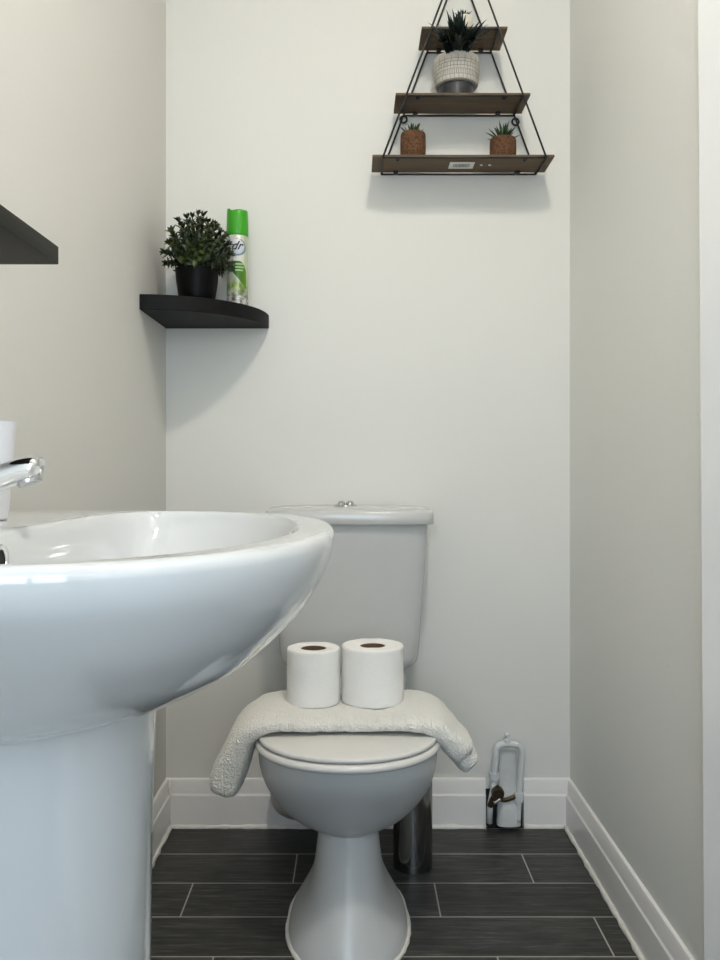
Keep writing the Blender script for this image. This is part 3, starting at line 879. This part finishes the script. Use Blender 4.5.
# shelf that carries the cistern
rings = []
for z, hw, y0 in ((.20, .070, 1.86), (.27, .085, 1.86), (.33, .110, 1.86), (.37, .128, 1.86), (.425, .132, 1.88), (.4335, .130, 1.885)):
    rings.append([(CX + hw * a, (y0 + 2.09) / 2 + (2.09 - y0) / 2 * b, z) for a, b in [sup(math.cos(2 * PI * i / 48), math.sin(2 * PI * i / 48), 5) for i in range(48)]])
loft(bm, rings); build('pan', bm, M['pan'], wc, sharp=60)
# bead of sealant round the foot
bm = bmesh.new(); rnd = random.Random(2)
P = egg(.002, .1200, 1.480, 1.66, 1.88)
tube(bm, P, [.004 * rnd.uniform(.8, 1.35) for _ in P], 8, closed=True)
build('sealant', bm, M['caulk'], wc)
# seat ring and lid
def slab(z0, z1, hw, yf, yc, yb, rr, dome=0.0, nb=3.2):
    bm = bmesh.new(); rings = []
    for k in range(7):
        a = PI * k / 6 - PI / 2
        ins = rr * (1 - math.cos(a)); zz = (z0 + z1) / 2 + (z1 - z0) / 2 * math.sin(a)
        rings.append(egg(zz, hw - ins, yf + ins, yc, yb - ins, 2.1, nb))
    if dome:
        for f, dz in ((.85, .35), (.65, .65), (.4, .88), (.15, 1.0)):
            rings.append(egg(z1 + dome * dz, (hw - rr) * f, yc - (yc - yf - rr) * f, yc, yc + (yb - rr - yc) * f, 2.1, nb))
    loft(bm, rings); return bm
build('seat', slab(.3835, .3985, .1785, 1.432, 1.605, 1.865, .0085), M['seat'], wc, sharp=70)
build('lid', slab(.4005, .4095, .1730, 1.439, 1.605, 1.868, .0045, .003), M['seat'], wc, sharp=70)
for s in (-1, 1):
    bm = bmesh.new(); tube(bm, [(CX + s * .06, 1.878, .404), (CX + s * .095, 1.878, .404)], .0095, 16)
    lathe(bm, [(.011, .3872), (.011, .399)], CX + s * .0775, 1.878, 16)
    build('hinge', bm, M['seat'], wc, sharp=40)
# cistern
def rrect(z, hw, y0, y1, n=7, N=80, bow=0.0):
    out = []
    for i in range(N):
        a, b = sup(math.cos(2 * PI * i / N), math.sin(2 * PI * i / N), n)
        y = (y0 + y1) / 2 + (y1 - y0) / 2 * b
        if b < 0: y -= bow * (1 - a * a) * (-b)
        out.append((CX + hw * a, y, z))
    return out
rings = []
zb_, rr_ = .4345, .042
for k in range(9):
    a = PI / 2 * k / 8
    ins = rr_ * (1 - math.sin(a)); z = zb_ + rr_ * (1 - math.cos(a))
    rings.append(rrect(z, .1655 - ins, 1.936 + ins * .35, 2.108, 6, bow=.010))
for k in range(1, 9):
    t = k / 8; z = zb_ + rr_ + (.7815 - zb_ - rr_) * t
    rings.append(rrect(z, .1655 + .020 * t, 1.936 - .018 * t, 2.108, 8, bow=.010))
bm = bmesh.new(); loft(bm, rings); build('cistern', bm, M['grey_ceramic'], wc, sharp=60)
rings = [rrect(z, .1985 - i_, 1.905 + i_, 2.112 - i_ * .5, 9, bow=.010) for z, i_ in ((.7820, .005), (.7828, .0015), (.785, 0), (.8085, .001), (.8130, .0035), (.8160, .009))]
rings += [rrect(.8160 + .0060 * d, .1890 * f, 2.0085 - .0935 * f, 2.0085 + .0985 * f, 9, bow=.010 * f) for f, d in ((.85, .45), (.6, .85), (.3, 1.0), (.05, 1.02))]
bm = bmesh.new(); loft(bm, rings); lid = build('cistern_lid', bm, M['grey_ceramic'], wc, sharp=70)
bz = .8218
bm = bmesh.new(); lathe(bm, [(.0275, bz - .0008), (.0275, bz + .002), (.0255, bz + .0032), (.0235, bz + .0025)], CX - .009, 2.0, 40)
fb = build('flush_button', bm, M['dull_chrome'], wc, sharp=40)
for s in (-1, 1):
    bm = bmesh.new(); rings = []
    for f, h in ((1, .002), (.98, .006), (.8, .0095), (.5, .0115), (.2, .0122)):
        ring = []
        for i in range(24):
            a = 2 * PI * i / 24
            x = .0105 + .0100 * f * math.cos(a); y = .019 * f * math.sin(a)
            ring.append((CX - .009 + s * x, 2.0 + y, bz + h))
        rings.append(ring)
    loft(bm, rings); build('button_half', bm, M['dull_chrome'], fb, sharp=60)
# waste outlet at the left behind the pan
bm = bmesh.new()
tube(bm, smooth_path([(CX - .02, 1.90, .16), (CX - .09, 1.965, .128), (-.156, 2.02, .112), (-.164, 2.101, .110)], 5), .047, 24)
build('waste_pipe', bm, M['beige_plastic'], wc, sharp=50)

# ------------------------------------------------------------------ towel and rolls
LIDT = .4125
def cloth_loft(bm, path, ths, y0s, y1s, N=36):
    """thick folded cloth swept along an XZ path; round fold towards the camera and at both ends"""
    P = smooth_path([Vector((x, 0, z)) for x, z in path], 8); n = len(P)
    def at(tab, t):
        q = t * (len(tab) - 1); i = min(int(q), len(tab) - 2); return tab[i] + (tab[i + 1] - tab[i]) * (q - i)
    rings = []
    for i, p in enumerate(P):
        t = i / (n - 1)
        tg = (P[min(i + 1, n - 1)] - P[max(i - 1, 0)]).normalized(); up = Vector((-tg.z, 0, tg.x))
        th, y0, y1 = at(ths, t), at(y0s, t), at(y1s, t)
        ring = []
        for k in range(N):
            a, b = sup(math.cos(2 * PI * k / N), math.sin(2 * PI * k / N), 3.2)
            ring.append(p + Vector((0, 1, 0)) * ((y0 + y1) / 2 + (y1 - y0) / 2 * a) + up * (th / 2 * b))
        rings.append((ring, p, tg))
    out = []
    def shrink(ring, f, d):
        c = sum(ring, Vector()) / len(ring)
        return [c + (q - c) * f + d for q in ring]
    r0, _, t0 = rings[0]; r1, _, t1 = rings[-1]
    h0, h1 = ths[0] * .42, ths[-1] * .42
    caps0 = [shrink(r0, math.cos(a) * 1.0 if a < 1.5 else .05, -t0 * (math.sin(a) * h0)) for a in (1.45, 1.15, .85, .55, .28)]
    caps1 = [shrink(r1, math.cos(a), t1 * (math.sin(a) * h1)) for a in (.28, .55, .85, 1.15, 1.45)]
    loft(bm, caps0 + [r for r, _, _ in rings] + caps1)
def rumple(bm, amp, sc, seed):
    for v in bm.verts:
        p = v.co * sc + Vector((seed, 0, 0))
        v.co += Vector((noise.noise(p), noise.noise(p + Vector((9, 0, 0))), noise.noise(p + Vector((0, 7, 0))))) * amp
tw_loc = (-.015, 1.66, LIDT)
towel = thing('towel', 'cream ribbed towel folded thick and draped over the closed toilet lid', 'towel', tw_loc)
bm = bmesh.new()
cloth_loft(bm, [(-.250, .306), (-.238, .340), (-.224, .374), (-.208, .404), (-.178, .425), (-.13, .4298), (-.05, .4285), (.05, .4285), (.105, .4300), (.148, .424), (.172, .405), (.188, .388), (.200, .3755)],
           [.064, .066, .060, .050, .042, .035, .031, .031, .035, .042, .048, .054, .057],
           [1.565, 1.56, 1.555, 1.55, 1.548, 1.550, 1.552, 1.552, 1.550, 1.548, 1.55, 1.555, 1.56],
           [1.70, 1.71, 1.73, 1.75, 1.77, 1.775, 1.775, 1.775, 1.775, 1.77, 1.75, 1.72, 1.70])
bmesh.ops.subdivide_edges(bm, edges=bm.edges[:], cuts=1, use_grid_fill=True)
# stitched rib ticks along the front fold
for v in bm.verts:
    if v.co.y < 1.572 and -.16 < v.co.x < .135 and v.co.z < .437:
        s = math.sin(v.co.x * 2 * PI / .0245)
        if s > .85: v.co.y += .0035 * (s - .85) / .15
rumple(bm, .0035, 14, 1.0); rumple(bm, .0012, 60, 5.0)
build('folded_towel', bm, M['terry'], towel)
bm = bmesh.new()
cloth_loft(bm, [(.182, .393), (.200, .370), (.213, .354), (.219, .346)], [.034, .042, .045, .045], [1.60, 1.585, 1.578, 1.58], [1.72, 1.72, 1.72, 1.71])
bmesh.ops.subdivide_edges(bm, edges=bm.edges[:], cuts=1, use_grid_fill=True)
rumple(bm, .003, 16, 4.0); rumple(bm, .0012, 60, 2.0)
build('towel_end', bm, M['terry'], towel)

def roll(cx, cy, z, r, h, label, seed):
    t = thing('toilet_roll', label, 'toilet roll', (cx, cy, z), 'toilet rolls standing on the towel')
    bm = bmesh.new()
    ri = .0255
    lathe(bm, [(ri, z + .0015), (r - .0025, z), (r - .0006, z + .001), (r, z + .0035), (r, z + h * .5), (r, z + h - .0035), (r - .0008, z + h - .001), (r - .003, z + h), (ri + .003, z + h - .0005), (ri, z + h - .002)], cx, cy, 72, False, False)
    vs = bm.verts
    lo = [v for v in vs]
    # close the tube along the core
    N = 72; bm.verts.ensure_lookup_table()
    a = [bm.verts[i] for i in range(N)]; b = [bm.verts[9 * N + i] for i in range(N)]
    for i in range(N):
        j = (i + 1) % N
        bm.faces.new((b[i], b[j], a[j], a[i]))
    bmesh.ops.subdivide_edges(bm, edges=[e for e in bm.edges if e.calc_length() > .03], cuts=10, use_grid_fill=True)
    rumple(bm, .0008, 45, seed)
    build('paper', bm, M['paper'], t, sharp=50)
    bm = bmesh.new()
    lathe(bm, [(ri - .0002, z + .002), (ri - .0002, z + h - .003), (ri - .0018, z + h - .003), (ri - .0018, z + .002)], cx, cy, 48, False, False)
    build('core', bm, M['cardboard'], t, sharp=40)['label'] = 'brown cardboard core'
roll(-.0835, 1.668, .4448, .0530, .1095, 'narrower left toilet roll of the pair on the towel', 3.0)
roll(.0355, 1.678, .4448, .0625, .1125, 'fatter right toilet roll of the pair on the towel', 8.0)

# ------------------------------------------------------------------ chrome brush holder behind the pan
HXX, HYY = .1325, 1.905
br = thing('toilet_brush_holder', 'polished steel toilet brush canister on the floor behind the toilet', 'toilet brush', (HXX, HYY, 0))
bm = bmesh.new(); r = .0465
lathe(bm, [(r - .004, .0006), (r - .0015, .002), (r - .0015, .205), (r, .207), (r, .212), (r - .002, .214), (r - .004, .213), (r - .004, .20)], HXX, HYY, 56)
build('canister', bm, M['dark_steel'], br, sharp=35)
bm = bmesh.new(); lathe(bm, [(r - .006, .2135), (r - .002, .2145), (r - .003, .218), (.02, .223), (.010, .226)], HXX, HYY, 48); build('canister_lid', bm, M['dark_steel'], br, sharp=40)
bm = bmesh.new(); lathe(bm, [(.008, .2265), (.007, .30), (.007, .335), (.009, .342), (.007, .350), (.002, .352)], HXX, HYY, 24); build('brush_handle', bm, M['dark_steel'], br, sharp=50)

# ------------------------------------------------------------------ pipes on the back wall
def pp(px, py, Y=2.085): return ((px - 355) * Y / F, Y, CAMZ - (py - 465) * Y / F)
pl = thing('water_pipe', 'white-painted looped water pipe with an old brass valve in the skirting gap', 'pipe', pp(507, 824))
bm = bmesh.new()
body = smooth_path([pp(493.5, 776), pp(495, 765), pp(496, 755), pp(497, 748), pp(501, 744.5), pp(507, 744), pp(515, 744.5), pp(520, 747), pp(522, 753), pp(521.5, 765), pp(520, 780), pp(518.5, 800), pp(517.5, 821)], 5)
tube(bm, body, .0082, 14)
tube(bm, [pp(494, 780), pp(493, 790), pp(491, 800), pp(490, 806), pp(489.5, 823)], .0075, 12)
build('pipe_loop', bm, M['pipe_paint'], pl)
def vert_nut(name, px, y0, y1, r, m, n=8):
    bm = bmesh.new(); c = pp(px, y0); d = pp(px, y1)
    tube(bm, [c, d], r, n); return build(name, bm, m, pl, smooth=False)
vert_nut('pipe_nut', 494, 772.5, 779, .0128, M['pipe_paint'])
vert_nut('pipe_nut', 518.6, 792, 801, .0125, M['pipe_paint'])
bm = bmesh.new(); c = Vector(pp(507, 741))
lathe(bm, [(.009, c.z - .006), (.009, c.z + .004), (.005, c.z + .006), (.0045, c.z + .012), (.008, c.z + .014), (.008, c.z + .018), (.003, c.z + .021)], c.x, c.y, 16)
build('bleed_knob', bm, M['pipe_paint'], pl, sharp=40)
# valve: round body facing the room, arm to the right leg, lever
bm = bmesh.new(); c = Vector(pp(497.5, 792.5, 2.075))
lathe(bm, [(.010, -.014), (.0150, -.010), (.0160, .000), (.0160, .008), (.0145, .012), (.0110, .0125), (.0100, .009), (.0045, .009), (.0040, .014), (.001, .0145)], 0, 0, 28)
bmesh.ops.rotate(bm, verts=bm.verts, cent=(0, 0, 0), matrix=Matrix.Rotation(PI / 2, 3, 'X')); bmesh.ops.translate(bm, verts=bm.verts, vec=c)
tube(bm, smooth_path([pp(497, 797, 2.078), pp(503, 800, 2.078), pp(509, 799, 2.08), pp(516, 796, 2.083)], 4), .0058, 12)
tube(bm, [pp(494, 796, 2.08), pp(491, 803, 2.08), pp(490, 806, 2.082)], .0075, 12)
build('valve', bm, M['brass'], pl, sharp=50)
bm = bmesh.new(); tube(bm, smooth_path([pp(500, 799, 2.062), pp(497, 801.5, 2.058), pp(494, 803, 2.055)], 3), .0042, 10); build('valve_lever', bm, M['dull_chrome'], pl)
# plastered block between the legs, dark sheet behind it stands in for the shade in the gap
bm = bmesh.new(); rings = []
for y, h in ((824, 12.0), (805, 11.0), (796, 10.2), (775, 9.6), (757, 9.0), (751, 8.2)):
    zc = CAMZ - (y - 465) * 2.095 / F
    ring = []
    for i in range(32):
        a, b = sup(math.cos(2 * PI * i / 32), math.sin(2 * PI * i / 32), 3)
        dep = .012 if y < 800 else .020
        ring.append(((508.5 - 355) * 2.095 / F + h * 2.095 / F * a, YB - .001 - dep + dep * b, zc))
    rings.append(ring)
loft(bm, rings); build('pipe_box', bm, M['pipe_plaster'], pl, sharp=50)
bm = bmesh.new(); box(bm, GX0 + .001, GX1 - .001, YB - .004, YB - .0003, .0003, .095); build('gap_shade', bm, M['hole_shade'], pl, smooth=False)

# ------------------------------------------------------------------ light, world, camera
w = bpy.data.worlds.new('sky'); scene.world = w; w.use_nodes = True
nt = w.node_tree; bg = nt.nodes['Background']
sky = nt.nodes.new('ShaderNodeTexSky'); sky.sky_type = 'NISHITA'; sky.sun_disc = False; sky.sun_elevation = R(35); sky.sun_rotation = R(40)
nt.links.new(sky.outputs[0], bg.inputs[0]); bg.inputs[1].default_value = .10

def area(name, loc, rot, sx, sy, power, col):
    l = bpy.data.lights.new(name, 'AREA'); l.shape = 'RECTANGLE'; l.size = sx; l.size_y = sy; l.energy = power; l.color = col
    o = bpy.data.objects.new(name, l); C.objects.link(o); o.location = loc; o.rotation_euler = rot; return o
# daylight falling in through the window behind the camera
area('window_daylight', ((WX0 + WX1) / 2, YF - .15, (WZ0 + WZ1) / 2), (R(90), 0, 0), WX1 - WX0, WZ1 - WZ0, 13.5, (.72, .86, 1.0))

cam = bpy.data.cameras.new('camera'); co = bpy.data.objects.new('camera', cam); C.objects.link(co)
co.location = (0, 0, CAMZ); co.rotation_euler = (R(90), 0, 0)
cam.sensor_fit = 'VERTICAL'; cam.sensor_height = 24; cam.sensor_width = 18; cam.lens = 24 * F / 960
cam.shift_x = 5 / 960; cam.shift_y = -15 / 960; cam.clip_start = .02
scene.camera = co
vs = scene.view_settings
vs.view_transform = 'Standard'; vs.look = 'None'; vs.gamma = 1; vs.use_curve_mapping = False; vs.exposure = 0.86
for o in bpy.data.objects:
    if '_o' in o: del o['_o']
